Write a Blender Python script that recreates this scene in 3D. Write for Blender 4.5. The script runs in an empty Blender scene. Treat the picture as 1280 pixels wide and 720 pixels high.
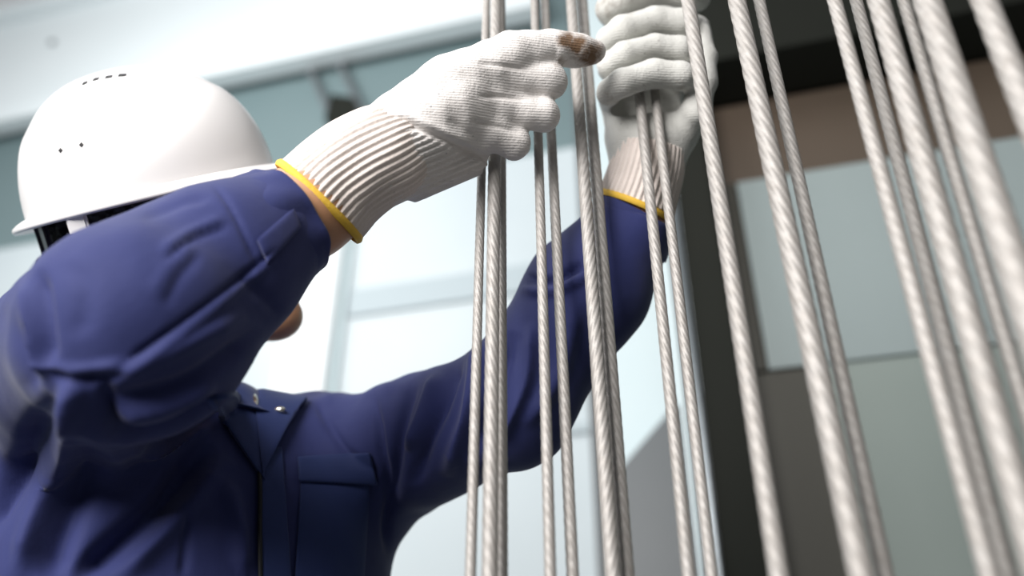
import bpy, bmesh, math, random
import numpy as np
from mathutils import Vector, Matrix
from mathutils.bvhtree import BVHTree

random.seed(4); RNG = np.random.default_rng(7)
S = bpy.context.scene
COL = S.collection

# ------------------------------------------------------------------ camera, sky, lights, exposure
F = 1100.0                      # focal length in pixels of the 1280 wide frame
TH = math.radians(32.0)         # camera looks up
CAM = Vector((0, 0, 1.03))
FW = Vector((0, math.cos(TH), math.sin(TH))); UP = Vector((0, -math.sin(TH), math.cos(TH))); RT = Vector((1, 0, 0))
cd = bpy.data.cameras.new('camera'); cam = bpy.data.objects.new('camera', cd); COL.objects.link(cam)
cam.location = CAM; cam.rotation_euler = (math.pi / 2 + TH, 0, 0)
cd.sensor_width = 36.0; cd.lens = F / 1280 * 36; cd.clip_start = 0.02
cd.dof.use_dof = True; cd.dof.focus_distance = 0.80; cd.dof.aperture_fstop = 1.9
S.camera = cam
S.view_settings.view_transform = 'Standard'; S.view_settings.look = 'None'
S.view_settings.gamma = 1.0; S.view_settings.use_curve_mapping = False
S.view_settings.exposure = 0.0
w = bpy.data.worlds.new('sky'); S.world = w; w.use_nodes = True
w.node_tree.nodes['Background'].inputs[0].default_value = (0.93, 0.97, 1.0, 1)
w.node_tree.nodes['Background'].inputs[1].default_value = 0.42

def area(name, loc, target, size, power, color):
    l = bpy.data.lights.new(name, 'AREA'); l.shape = 'RECTANGLE'; l.size, l.size_y = size; l.energy = power; l.color = color
    o = bpy.data.objects.new(name, l); COL.objects.link(o); o.location = loc
    o.rotation_euler = (Vector(target) - Vector(loc)).to_track_quat('-Z', 'Y').to_euler(); return o
area('front_left_key', (-1.12, -1.02, 2.05), (-0.05, 0.65, 1.65), (1.3, 1.3), 96, (1.0, 0.97, 0.95))  # added key light floating front-left, no window there
area('beam_fill', (-1.6, 0.9, 3.3), (-0.3, 2.4, 2.9), (1.6, 0.8), 40, (1.0, 1.0, 1.0))  # added light that whitens the header beam

# ------------------------------------------------------------------ pixel helpers (a photo point at a real distance)
def D(px, py, d):
    return CAM + d * (FW + (360 - py) / F * UP + (px - 640) / F * RT)
def onY(px, py, Y):
    return D(px, py, Y / (math.cos(TH) - math.sin(TH) * (360 - py) / F))
def onplane(px, py, p0, n):
    r = D(px, py, 1) - CAM
    return CAM + r * ((p0 - CAM).dot(n) / r.dot(n))
def project(P):
    q = P - np.array(CAM); f = q @ np.array(FW)
    return np.stack([640 + F * (q @ np.array(RT)) / f, 360 - F * (q @ np.array(UP)) / f, f], 1)

# ------------------------------------------------------------------ materials
def mat(name, col, rough=0.5, metal=0.0, bump=None, var=None, spec=0.5, sheen=0.0, sss=0.0, coat=0.0):
    """bump = list of (scale, strength, distance); var = (scale, darker colour, amount)"""
    m = bpy.data.materials.new(name); m.use_nodes = True; nt = m.node_tree; b = nt.nodes['Principled BSDF']
    c4 = (*col, 1)
    b.inputs['Base Color'].default_value = c4; b.inputs['Roughness'].default_value = rough
    b.inputs['Metallic'].default_value = metal; b.inputs['Specular IOR Level'].default_value = spec
    b.inputs['Sheen Weight'].default_value = sheen; b.inputs['Sheen Roughness'].default_value = 0.5
    b.inputs['Subsurface Weight'].default_value = sss; b.inputs['Subsurface Scale'].default_value = 0.01
    b.inputs['Coat Weight'].default_value = coat
    tc = nt.nodes.new('ShaderNodeTexCoord')
    if var:
        n = nt.nodes.new('ShaderNodeTexNoise'); n.inputs['Scale'].default_value = var[0]; n.inputs['Detail'].default_value = 5
        nt.links.new(tc.outputs['Object'], n.inputs['Vector'])
        r = nt.nodes.new('ShaderNodeValToRGB'); r.color_ramp.elements[0].position = 0.3; r.color_ramp.elements[1].position = 0.75
        r.color_ramp.elements[0].color = c4
        r.color_ramp.elements[1].color = tuple(col[i] * (1 - var[2]) + var[1][i] * var[2] for i in range(3)) + (1,)
        nt.links.new(n.outputs['Fac'], r.inputs['Fac']); nt.links.new(r.outputs['Color'], b.inputs['Base Color'])
    last = None
    for sc, st, di in (bump or []):
        n = nt.nodes.new('ShaderNodeTexNoise'); n.inputs['Scale'].default_value = sc; n.inputs['Detail'].default_value = 3
        nt.links.new(tc.outputs['Object'], n.inputs['Vector'])
        bp = nt.nodes.new('ShaderNodeBump'); bp.inputs['Strength'].default_value = st; bp.inputs['Distance'].default_value = di
        nt.links.new(n.outputs['Fac'], bp.inputs['Height'])
        if last: nt.links.new(last.outputs['Normal'], bp.inputs['Normal'])
        last = bp
    if last: nt.links.new(last.outputs['Normal'], b.inputs['Normal'])
    return m

def knit_mat(name, base, dark, stain, scale):
    """cotton knit: fine courses from a per-vertex coordinate, soil marks from a per-vertex dirt mask"""
    m = mat(name, base, 0.92, sheen=0.25, spec=0.15); nt = m.node_tree; b = nt.nodes['Principled BSDF']
    at = nt.nodes.new('ShaderNodeAttribute'); at.attribute_name = 'knit'
    mu = nt.nodes.new('ShaderNodeMath'); mu.operation = 'MULTIPLY'; mu.inputs[1].default_value = scale
    si = nt.nodes.new('ShaderNodeMath'); si.operation = 'SINE'
    nt.links.new(at.outputs['Fac'], mu.inputs[0]); nt.links.new(mu.outputs[0], si.inputs[0])
    tc = nt.nodes.new('ShaderNodeTexCoord')
    n = nt.nodes.new('ShaderNodeTexNoise'); n.inputs['Scale'].default_value = 420; n.inputs['Detail'].default_value = 3
    nt.links.new(tc.outputs['Object'], n.inputs['Vector'])
    n2 = nt.nodes.new('ShaderNodeTexNoise'); n2.inputs['Scale'].default_value = 60; n2.inputs['Detail'].default_value = 6
    nt.links.new(tc.outputs['Object'], n2.inputs['Vector'])
    b1 = nt.nodes.new('ShaderNodeBump'); b1.inputs['Strength'].default_value = 0.25; b1.inputs['Distance'].default_value = 0.0006
    b2 = nt.nodes.new('ShaderNodeBump'); b2.inputs['Strength'].default_value = 0.5; b2.inputs['Distance'].default_value = 0.0012
    b3 = nt.nodes.new('ShaderNodeBump'); b3.inputs['Strength'].default_value = 0.5; b3.inputs['Distance'].default_value = 0.003
    nt.links.new(si.outputs[0], b1.inputs['Height']); nt.links.new(n.outputs['Fac'], b2.inputs['Height']); nt.links.new(n2.outputs['Fac'], b3.inputs['Height'])
    nt.links.new(b1.outputs['Normal'], b2.inputs['Normal']); nt.links.new(b2.outputs['Normal'], b3.inputs['Normal']); nt.links.new(b3.outputs['Normal'], b.inputs['Normal'])
    # soil
    ad = nt.nodes.new('ShaderNodeAttribute'); ad.attribute_name = 'dirt'
    n3 = nt.nodes.new('ShaderNodeTexNoise'); n3.inputs['Scale'].default_value = 95; n3.inputs['Detail'].default_value = 8; n3.inputs['Roughness'].default_value = 0.7
    nt.links.new(tc.outputs['Object'], n3.inputs['Vector'])
    s = nt.nodes.new('ShaderNodeMath'); s.operation = 'ADD'; nt.links.new(ad.outputs['Fac'], s.inputs[0]); nt.links.new(n3.outputs['Fac'], s.inputs[1])
    r = nt.nodes.new('ShaderNodeMapRange'); r.inputs['From Min'].default_value = 0.72; r.inputs['From Max'].default_value = 1.15
    nt.links.new(s.outputs[0], r.inputs['Value'])
    mx = nt.nodes.new('ShaderNodeMix'); mx.data_type = 'RGBA'; nt.links.new(r.outputs[0], mx.inputs['Factor'])
    mx.inputs['A'].default_value = (*base, 1); mx.inputs['B'].default_value = (*stain, 1)
    # speckles
    v = nt.nodes.new('ShaderNodeTexNoise'); v.inputs['Scale'].default_value = 240; v.inputs['Detail'].default_value = 2
    nt.links.new(tc.outputs['Object'], v.inputs['Vector'])
    rv = nt.nodes.new('ShaderNodeMapRange'); rv.inputs['From Min'].default_value = 0.70; rv.inputs['From Max'].default_value = 0.78
    nt.links.new(v.outputs['Fac'], rv.inputs['Value'])
    m2 = nt.nodes.new('ShaderNodeMix'); m2.data_type = 'RGBA'; nt.links.new(rv.outputs[0], m2.inputs['Factor'])
    nt.links.new(mx.outputs['Result'], m2.inputs['A']); m2.inputs['B'].default_value = (*dark, 1)
    nt.links.new(m2.outputs['Result'], b.inputs['Base Color'])
    return m

M = {}
M['navy'] = mat('navy_cotton', (0.026, 0.034, 0.132), 0.75, sheen=0.12, spec=0.25, bump=[(900, 0.25, 0.0006), (28, 0.22, 0.006)], var=(9, (0.022, 0.030, 0.112), 0.5))
M['navy_blue'] = mat('navy_cotton_collar', (0.022, 0.038, 0.138), 0.7, sheen=0.12, spec=0.25, bump=[(900, 0.25, 0.0006), (30, 0.2, 0.005)])
M['skin'] = mat('skin', (0.56, 0.30, 0.165), 0.5, sss=0.12, bump=[(160, 0.2, 0.001)], var=(14, (0.48, 0.22, 0.12), 0.5))
M['lip'] = mat('lip', (0.42, 0.17, 0.13), 0.4)
M['hair'] = mat('black_hair', (0.012, 0.011, 0.011), 0.45, bump=[(300, 0.8, 0.003)])
M['eye'] = mat('eye', (0.6, 0.58, 0.55), 0.2)
M['hat'] = mat('white_plastic', (0.74, 0.725, 0.72), 0.30, spec=0.5, bump=[(70, 0.03, 0.002)], var=(18, (0.74, 0.73, 0.73), 0.5), coat=0.2)
M['blackpl'] = mat('black_plastic', (0.014, 0.016, 0.02), 0.28)
M['glove'] = knit_mat('cotton_knit', (0.78, 0.745, 0.72), (0.33, 0.33, 0.36), (0.17, 0.10, 0.055), 2600)
M['glove_far'] = knit_mat('cotton_knit_soiled', (0.60, 0.60, 0.57), (0.30, 0.29, 0.27), (0.15, 0.10, 0.06), 2600)
M['cuffrib'] = knit_mat('cotton_rib', (0.76, 0.68, 0.63), (0.5, 0.45, 0.42), (0.3, 0.2, 0.12), 2600)
M['yellow'] = mat('yellow_elastic', (0.80, 0.50, 0.05), 0.7, bump=[(500, 0.5, 0.001)])
M['rope'] = mat('steel_wire', (0.40, 0.383, 0.365), 0.55, 0.28, bump=[(700, 0.35, 0.0008)], var=(120, (0.28, 0.255, 0.23), 0.55))
M['post'] = mat('white_steel', (0.78, 0.82, 0.83), 0.45)
M['wall'] = mat('pale_wall_paint', (0.50, 0.57, 0.60), 0.5, var=(1.2, (0.60, 0.66, 0.68), 0.9))
M['white'] = mat('white_paint', (0.74, 0.80, 0.82), 0.5, bump=[(20, 0.05, 0.004)], var=(3, (0.70, 0.77, 0.79), 0.5))
M['teal'] = mat('grey_teal_shade', (0.16, 0.225, 0.235), 0.5, bump=[(20, 0.05, 0.004)], var=(2.5, (0.13, 0.19, 0.20), 0.6))  # shade of the recess under the beam, put into the wall colour
M['pale'] = mat('pale_blue_paint', (0.60, 0.72, 0.75), 0.45, var=(1.5, (0.70, 0.80, 0.82), 0.8))
M['rail'] = mat('pale_grey_rail', (0.40, 0.47, 0.50), 0.5)
M['panel'] = mat('grey_green_reflection', (0.30, 0.35, 0.325), 0.35, var=(2, (0.26, 0.31, 0.29), 0.5))
M['panelup'] = mat('pale_grey_green_reflection', (0.33, 0.39, 0.39), 0.4, var=(2, (0.30, 0.36, 0.36), 0.5))
M['olive'] = mat('dark_olive_reflection', (0.060, 0.058, 0.046), 0.5, var=(2, (0.05, 0.045, 0.035), 0.5))
M['brown'] = mat('brown_panel', (0.11, 0.082, 0.06), 0.5, var=(3, (0.07, 0.055, 0.04), 0.5))
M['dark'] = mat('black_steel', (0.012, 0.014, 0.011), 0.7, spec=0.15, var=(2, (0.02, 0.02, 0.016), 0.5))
M['jamb'] = mat('brushed_steel', (0.25, 0.28, 0.30), 0.3, 0.8, bump=[(40, 0.05, 0.002)])
M['steel'] = mat('shadow_grey_paint', (0.12, 0.135, 0.145), 0.45, var=(3, (0.10, 0.115, 0.12), 0.6))
M['concrete'] = mat('concrete', (0.16, 0.165, 0.165), 0.9, bump=[(30, 0.4, 0.01)], var=(4, (0.11, 0.11, 0.11), 0.7))
M['metal'] = mat('zip_metal', (0.75, 0.72, 0.65), 0.25, 1.0)
M['boot'] = mat('black_leather', (0.02, 0.018, 0.017), 0.45, bump=[(200, 0.3, 0.001)])
M['slot'] = mat('dark_slot', (0.01, 0.01, 0.012), 0.7)

# ------------------------------------------------------------------ mesh helpers
def link(name, me, m, parent=None, smooth=True):
    if smooth: me.polygons.foreach_set('use_smooth', [True] * len(me.polygons))
    me.materials.append(m); o = bpy.data.objects.new(name, me); COL.objects.link(o)
    if parent: o.parent = parent
    return o
def from_arrays(name, V, Q, m, parent=None, smooth=True):
    me = bpy.data.meshes.new(name); me.from_pydata([tuple(map(float, v)) for v in V], [], [tuple(map(int, q)) for q in Q]); me.update()
    return link(name, me, m, parent, smooth)
def tag(o, label=None, cat=None, group=None, kind=None):
    for k, v in (('label', label), ('category', cat), ('group', group), ('kind', kind)):
        if v: o[k] = v
    return o
def box_between(name, corners, depth, n, m, parent=None, bevel=0.0):
    """prism: polygon corners extruded by depth along n"""
    bm = bmesh.new(); n = Vector(n)
    a = [bm.verts.new(c) for c in corners]; f = bm.faces.new(a)
    r = bmesh.ops.extrude_face_region(bm, geom=[f]); bmesh.ops.translate(bm, verts=[v for v in r['geom'] if isinstance(v, bmesh.types.BMVert)], vec=n * depth)
    bmesh.ops.recalc_face_normals(bm, faces=bm.faces)
    if bevel: bmesh.ops.bevel(bm, geom=list(bm.edges), offset=bevel, segments=2, affect='EDGES', profile=0.6)
    me = bpy.data.meshes.new(name); bm.to_mesh(me); bm.free()
    return link(name, me, m, parent, False)

def frames(P):
    T = np.gradient(P, axis=0); T /= np.linalg.norm(T, axis=1)[:, None]
    up = np.array([0.0, -0.3, 1.0]); up -= T[0] * (up @ T[0])
    if np.linalg.norm(up) < 0.2: up = np.array([1.0, 0, 0]); up -= T[0] * (up @ T[0])
    U = [up / np.linalg.norm(up)]
    for i in range(1, len(P)):
        u = U[-1] - T[i] * (U[-1] @ T[i]); U.append(u / np.linalg.norm(u))
    U = np.array(U); W = np.cross(T, U); return T, U, W
def catmull(pts, n):
    pts = np.array(pts, float); t = np.linspace(0, len(pts) - 1, n); out = []
    for x in t:
        i = min(int(x), len(pts) - 2); f = x - i
        p0 = pts[max(i - 1, 0)]; p1 = pts[i]; p2 = pts[i + 1]; p3 = pts[min(i + 2, len(pts) - 1)]
        out.append(0.5 * ((2 * p1) + (-p0 + p2) * f + (2 * p0 - 5 * p1 + 4 * p2 - p3) * f * f + (-p0 + 3 * p1 - 3 * p2 + p3) * f ** 3))
    return np.array(out)
def loft(name, pts, radii, m, parent=None, seg=24, n=24, lobes=0, amp=0.0, cap=True, flat=None, thick=0.0, noise=None):
    """tube along pts; lobes = ribs running lengthwise; flat=(axis, scale) squashes the section; thick adds an inner wall"""
    P = catmull(pts, n); R = catmull([[r] for r in radii], n)[:, 0]
    T, U, W = frames(P); a = np.linspace(0, 2 * math.pi, seg, endpoint=False)
    rr = R[:, None] + amp * np.cos(lobes * a)[None, :]
    if noise: rr = rr + noise(np.linspace(0, 1, n)[:, None], a[None, :])
    V = P[:, None, :] + rr[..., None] * (np.cos(a)[None, :, None] * U[:, None, :] + np.sin(a)[None, :, None] * W[:, None, :])
    if flat is not None:
        ax = np.array(flat[0], float); ax /= np.linalg.norm(ax)
        dd = (V - P[:, None, :]) @ ax; V = V + (dd * (flat[1] - 1))[..., None] * ax
    if thick:
        C = P[:, None, :]; Vi = C + (V - C) * (1 - thick / R[:, None, None]); V = np.concatenate([V, Vi[::-1]], 0); rings = 2 * n
    else: rings = n
    V = V.reshape(-1, 3); Q = []
    for i in range(rings if thick else rings - 1):
        i2 = (i + 1) % rings
        for j in range(seg):
            k = (j + 1) % seg; Q.append((i * seg + j, i * seg + k, i2 * seg + k, i2 * seg + j))
    if cap and not thick: Q.append(tuple(range(seg))[::-1]); Q.append(tuple((rings - 1) * seg + j for j in range(seg)))
    o = from_arrays(name, V, Q, m, parent)
    return o

# ------------------------------------------------------------------ distance-field modeller (continuous organic surfaces)
class Field:
    def __init__(s, lo, hi, vox):
        s.lo = np.array(lo, float); s.v = vox; s.n = np.ceil((np.array(hi) - s.lo) / vox).astype(int) + 1
        s.g = np.full(s.n, 0.2, np.float32)
    def _sub(s, lo, hi):
        a = np.clip(np.floor((lo - s.lo) / s.v).astype(int), 0, s.n); b = np.clip(np.ceil((hi - s.lo) / s.v).astype(int) + 1, 0, s.n)
        if np.any(b <= a): return None
        ax = [(s.lo[i] + s.v * np.arange(a[i], b[i])).astype(np.float32) for i in range(3)]
        X = np.stack(np.meshgrid(*ax, indexing='ij'), -1); return (slice(a[0], b[0]), slice(a[1], b[1]), slice(a[2], b[2])), X
    def _mix(s, sl, d, k, sub=False):
        g = s.g[sl]; d = d.astype(np.float32)
        if sub: d = -d; h = np.clip(0.5 - 0.5 * (g - d) / k, 0, 1); s.g[sl] = g * (1 - h) + d * h + k * h * (1 - h)
        else: h = np.clip(0.5 + 0.5 * (g - d) / k, 0, 1); s.g[sl] = g * (1 - h) + d * h - k * h * (1 - h)
    def cap(s, p, q, r1, r2, k=0.01, sub=False):
        p = np.array(p, np.float32); q = np.array(q, np.float32); m = max(r1, r2) + k * 1.2 + 3 * s.v
        o = s._sub(np.minimum(p, q) - m, np.maximum(p, q) + m)
        if o is None: return
        sl, X = o; ab = q - p; t = np.clip(((X - p) @ ab) / max(float(ab @ ab), 1e-9), 0, 1)
        d = np.linalg.norm(X - p - t[..., None] * ab, axis=-1) - (r1 + (r2 - r1) * t)
        s._mix(sl, d, k, sub)
    def ell(s, c, r, B=None, k=0.01, sub=False):
        c = np.array(c, np.float32); r = np.array(r, np.float32); m = float(r.max()) + k * 1.2 + 3 * s.v
        o = s._sub(c - m, c + m)
        if o is None: return
        sl, X = o; L = X - c
        if B is not None: L = L @ np.array(B, np.float32).T      # rows of B are the local axes
        k0 = np.linalg.norm(L / r, axis=-1); k1 = np.linalg.norm(L / (r * r), axis=-1)
        s._mix(sl, k0 * (k0 - 1) / np.maximum(k1, 1e-6), k, sub)
    def cut(s, c, n, rad):
        """slice off everything beyond a plane, within a ball round c"""
        c = np.array(c, np.float32); n = np.array(n, np.float32); n /= np.linalg.norm(n); o = s._sub(c - rad - .01, c + rad + .01)
        sl, X = o; d = np.maximum(-((X - c) @ n), np.linalg.norm(X - c, axis=-1) - rad); s.g[sl] = np.maximum(s.g[sl], -d)
    def mesh(s):
        g = s.g; neg = g < 0; n = s.n
        c = np.zeros(n - 1, np.int8)
        for dx in (0, 1):
            for dy in (0, 1):
                for dz in (0, 1): c += neg[dx:n[0] - 1 + dx, dy:n[1] - 1 + dy, dz:n[2] - 1 + dz]
        act = (c > 0) & (c < 8); I = np.argwhere(act); idx = np.full(n - 1, -1, np.int64); idx[act] = np.arange(len(I))
        corner = [(0, 0, 0), (1, 0, 0), (0, 1, 0), (1, 1, 0), (0, 0, 1), (1, 0, 1), (0, 1, 1), (1, 1, 1)]
        val = np.stack([g[I[:, 0] + a, I[:, 1] + b, I[:, 2] + d] for a, b, d in corner], 1)
        acc = np.zeros((len(I), 3)); cnt = np.zeros(len(I))
        for a in range(8):
            for b in range(a + 1, 8):
                ca, cb = np.array(corner[a]), np.array(corner[b])
                if np.abs(ca - cb).sum() != 1: continue
                va, vb = val[:, a], val[:, b]; mk = (va < 0) != (vb < 0); t = np.where(mk, va / np.where(mk, va - vb, 1), 0)
                acc += mk[:, None] * (ca + t[:, None] * (cb - ca)); cnt += mk
        V = s.lo + s.v * (I + acc / cnt[:, None]); Q = []
        for ax in range(3):
            e = [0, 0, 0]; e[ax] = 1; b, d = [(1, 2), (2, 0), (0, 1)][ax]
            A = neg[:n[0] - e[0], :n[1] - e[1], :n[2] - e[2]]; Bn = neg[e[0]:, e[1]:, e[2]:]
            J = np.argwhere(A != Bn); J = J[(J[:, b] > 0) & (J[:, d] > 0) & (J[:, b] < n[b] - 1) & (J[:, d] < n[d] - 1)]
            ins = A[J[:, 0], J[:, 1], J[:, 2]]
            eb = np.zeros(3, int); eb[b] = 1; ed = np.zeros(3, int); ed[d] = 1
            q = np.stack([idx[tuple(x.T)] for x in (J - eb - ed, J - ed, J, J - eb)], 1)
            q[~ins] = q[~ins][:, ::-1]; Q.append(q)
        return V, np.concatenate(Q)
def normals(V, Q):
    n = np.cross(V[Q[:, 2]] - V[Q[:, 0]], V[Q[:, 3]] - V[Q[:, 1]]); N = np.zeros_like(V)
    for i in range(4): np.add.at(N, Q[:, i], n)
    return N / np.maximum(np.linalg.norm(N, axis=1)[:, None], 1e-12)
def smooth(V, Q, it, f=0.5):
    for _ in range(it):
        A = np.zeros_like(V); c = np.zeros(len(V))
        for i in range(4):
            for j in ((i + 1) % 4, (i - 1) % 4): np.add.at(A, Q[:, i], V[Q[:, j]]); np.add.at(c, Q[:, i], 1)
        V = V + f * (A / c[:, None] - V)
    return V
def seg_dist(P, line):
    best = np.full(len(P), 1e9)
    for a, b in zip(line[:-1], line[1:]):
        a = np.array(a, float); b = np.array(b, float); ab = b - a; t = np.clip(((P - a) @ ab) / (ab @ ab), 0, 1)
        # taper at the ends of the whole stroke is done by the caller through width
        best = np.minimum(best, np.linalg.norm(P - a - t[:, None] * ab, axis=1))
    return best
def folds(V, N, strokes):
    """raise (+) or sink (-) soft folds along lines on the side that faces the photograph; real displacement of the cloth"""
    pr = project(V); view = np.array(CAM) - V; view /= np.linalg.norm(view, axis=1)[:, None]; fac = np.clip((N * view).sum(1) * 2.2, 0, 1)
    dsp = np.zeros(len(V))
    for line, wpx, amp, *rg in strokes:
        line = catmull([list(map(float, q)) for q in line], 4 * len(line)) if len(line) > 2 else np.array(line, float)
        d = seg_dist(pr[:, :2], line); g = np.exp(-(d / wpx) ** 2)
        tot = line[-1] - line[0]; s = ((pr[:, :2] - line[0]) @ tot) / (tot @ tot); g *= np.clip(np.minimum(s, 1 - s) * 5 + 0.25, 0, 1)
        if rg: g = g * ((pr[:, 2] > rg[0]) & (pr[:, 2] < rg[1]))
        dsp += amp * g
    return V + N * (dsp * fac)[:, None]
def noise3(P, sc, seed):
    r = np.random.default_rng(seed); out = np.zeros(len(P))
    for _ in range(7):
        k = r.normal(size=3) * sc; out += np.sin(P @ k + r.uniform(0, 6.28))
    return out / 7 ** 0.5

# ------------------------------------------------------------------ the setting
def wallbox(name, pts, depth, n, m): return tag(box_between(name, pts, depth, n, m), kind='structure')
floor = wallbox('floor', [(-3.2, -2.6, 0), (2.6, -2.6, 0), (2.6, 3.4, 0), (-3.2, 3.4, 0)], -0.1, (0, 0, 1), M['concrete'])
ang = math.radians(15.2)
WA = Vector((math.cos(ang), -math.sin(ang), 0)); WN = Vector((-math.sin(ang), -math.cos(ang), 0))  # along the back wall; normal towards the camera
W0 = onplane(600, 300, Vector((0, 2.35, 0)), Vector((0, -1, 0)))
def W(px, py, off=0.0): return onplane(px, py, W0 + WN * off, WN)
def Wsz(s, z, off=0.0): return Vector((W0.x, W0.y, 0)) + WA * s + WN * off + Vector((0, 0, z))
def sz(px, py, off=0.0):
    q = W(px, py, off) - W0; return q.dot(WA), W(px, py, off).z
def wq(name, s0, s1, z0, z1, off, dep, m, parent=None, bevel=0.0):
    """box standing off the back wall: front face at off+dep"""
    return box_between(name, [Wsz(s0, z0, off), Wsz(s1, z0, off), Wsz(s1, z1, off), Wsz(s0, z1, off)], dep, WN, m, parent, bevel)
sR, _ = sz(842, 400)
zt = sz(600, 205)[1]                        # where the painted grey shade meets the pale wall
tag(wq('wall_back', -2.6, sR + 0.05, 0, zt, -0.12, 0.12, M['wall']), kind='structure')
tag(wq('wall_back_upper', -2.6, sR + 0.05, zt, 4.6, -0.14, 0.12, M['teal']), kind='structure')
xl = -2.75
wallbox('wall_left', [(xl, -2.4, 0), (xl, 3.2, 0), (xl, 3.2, 2.3), (xl, -2.4, 2.3)], 0.1, (-1, 0, 0), M['pale'])
wallbox('wall_front', [(-2.75, -2.4, 0), (2.6, -2.4, 0), (2.6, -2.4, 2.6), (-2.75, -2.4, 2.6)], 0.1, (0, -1, 0), M['concrete'])

# white header beam, bottom edge through (0,150)-(600,20)
bo = 0.10
zb = sz(300, 86, bo)[1]; zl = sz(300, 68, bo)[1]; sBR = sz(668, 5, bo)[0]
beam = bpy.data.objects.new('header_beam', None); COL.objects.link(beam); beam.location = Wsz(-0.8, zb, bo)
tag(beam, 'thick white painted steel beam running across the top of the shaft behind the hard hat', 'beam')
def par(o, p): o.parent = p; o.matrix_parent_inverse = Matrix.Translation(p.location).inverted(); return o
par(wq('web', -2.55, sBR, zl, zl + 0.62, 0.02, bo - 0.05, M['white'], bevel=0.004), beam)
par(wq('bottom_flange', -2.55, sBR + 0.01, zb, zl - 0.002, 0.02, bo - 0.02, M['white'], bevel=0.004), beam)
par(wq('top_flange', -2.55, sBR + 0.01, zl + 0.622, zl + 0.66, 0.02, bo + 0.02, M['white'], bevel=0.004), beam)
for px in (372, 60):
    s_, z_ = sz(px, 50, bo)
    b = wq('bolt', s_ - 0.014, s_ + 0.014, z_, z_ + 0.02, bo - 0.029, 0.012, M['steel'], bevel=0.003); par(b, beam)

# slanting grey struts on the grey band (left of the near glove)
def strut(name, a, b, wd, label, off=0.0):
    A = Vector(W(*a, off)); B = Vector(W(*b, off)); t = (B - A).normalized(); c = t.cross(WN).normalized() * wd / 2
    o = box_between(name, [A - c, B - c, B + c, A + c], 0.03, WN, M['steel'], None, 0.003)
    return tag(o, label, 'strut', 'slanting struts on the grey band')
strut('steel_strut', (384, 78), (432, 185), 0.022, 'thin slanting dark strut on the grey band, nearer the hard hat')
strut('steel_strut', (420, 70), (468, 170), 0.022, 'thin slanting dark strut on the grey band, nearer the wrist of the pointing glove')
g = W(436, 140, 0.0); br = box_between('wall_bracket', [W(412, 160), W(420, 128), W(448, 132), W(456, 158), W(430, 178)], 0.05, WN, M['dark'], None, 0.006)
tag(br, 'small black bracket where the two slanting struts meet behind the pointing glove', 'bracket')

# perforated post on the pale wall behind the chin
pp = bpy.data.objects.new('perforated_post', None); COL.objects.link(pp)
s0, _ = sz(352, 400, 0.06); s1, _ = sz(414, 400, 0.06); pp.location = Wsz((s0 + s1) / 2, 0, 0.03)
tag(pp, 'white perforated steel post on the pale wall, seen just right of the chin', 'post')
par(wq('post_face', s0, s1, 0.005, zt - 0.01, 0.003, 0.057, M['post'], bevel=0.003), pp)
par(wq('post_flange', s1 + 0.001, s1 + 0.02, 0.005, zt - 0.01, 0.003, 0.02, M['pale']), pp)
sc = s0 + (s1 - s0) * 0.62
bm = bmesh.new()
for i in range(34):
    c = Wsz(sc, 1.25 + i * 0.055, 0.0605)
    r = bmesh.ops.create_cone(bm, cap_ends=True, segments=14, radius1=0.008, radius2=0.008, depth=0.002)
    bmesh.ops.transform(bm, matrix=Matrix.Translation(c) @ WN.to_track_quat('Z', 'Y').to_matrix().to_4x4(), verts=r['verts'])
me = bpy.data.meshes.new('punched_holes'); bm.to_mesh(me); bm.free(); ph = link('punched_holes', me, M['pale'], None, False); par(ph, pp); ph['kind'] = 'stuff'
# horizontal rails and a seam batten on the pale wall
for (py, h, lab) in ((372, 0.10, 'pale grey horizontal wall rail crossing behind the ropes at chest height of the picture'), (560, 0.03, 'narrow pale horizontal rail low on the wall, seen below the raised sleeve')):
    z = sz(500, py)[1]
    tag(wq('wall_rail', s1 + 0.03, sz(738, 400)[0], z - h / 2, z + h / 2, 0.001, 0.012, M['rail'], bevel=0.002), lab, 'rail')
sp0, _ = sz(741, 600, 0.02); sp1, _ = sz(751, 600, 0.02)
tag(wq('corner_post', sp0, sp1, 0, 4.0, 0.002, 0.03, M['steel'], bevel=0.003), 'slim blue-grey upright between the pale wall and the glazed strip behind the third rope pair', 'post')
tag(wq('trim_1', sp1 + 0.004, sR + 0.04, 0, 4.0, 0.002, 0.006, M['pale']), kind='structure')
cb = box_between('equipment_box', [W(783, 900, 0.012), W(900, 900, 0.012), W(900, 500, 0.012), W(845, 528, 0.012), W(783, 600, 0.012)], 0.10, WN, M['steel'], None, 0.006)
tag(cb, 'grey sloping-topped steel casing low behind the two gripped ropes', 'casing')

# right side: jamb, black reveal and landing door with its reflections painted as panels, on a nearer plane
JW0 = onY(1000, 300, 1.6)
def J(px, py, off=0.0): return onplane(px, py, JW0 + WN * off, WN)
def js(px, py, off=0.0): return (J(px, py, off) - JW0).dot(WA)
def jz(px, py, off=0.0): return J(px, py, off).z
def Jp(s_, z, off): return Vector((JW0.x, JW0.y, 0)) + WA * s_ + WN * off + Vector((0, 0, z))
def jbox(name, x0, x1, z0, z1, off, dep, m, parent=None, bevel=0.0):
    return box_between(name, [Jp(x0, z0, off), Jp(x1, z0, off), Jp(x1, z1, off), Jp(x0, z1, off)], dep, WN, m, parent, bevel)
xa, xb = js(846, 400, .13), js(864, 400, .13)
dj = bpy.data.objects.new('door_jamb', None); COL.objects.link(dj); dj.location = Jp((xa + xb) / 2, 0, .13)
tag(dj, 'brushed steel upright door jamb just right of the two gripped ropes', 'jamb')
par(jbox('jamb_face', xa, xb, 0.001, 3.6, .10, 0.03, M['jamb'], None, 0.003), dj)
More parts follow.
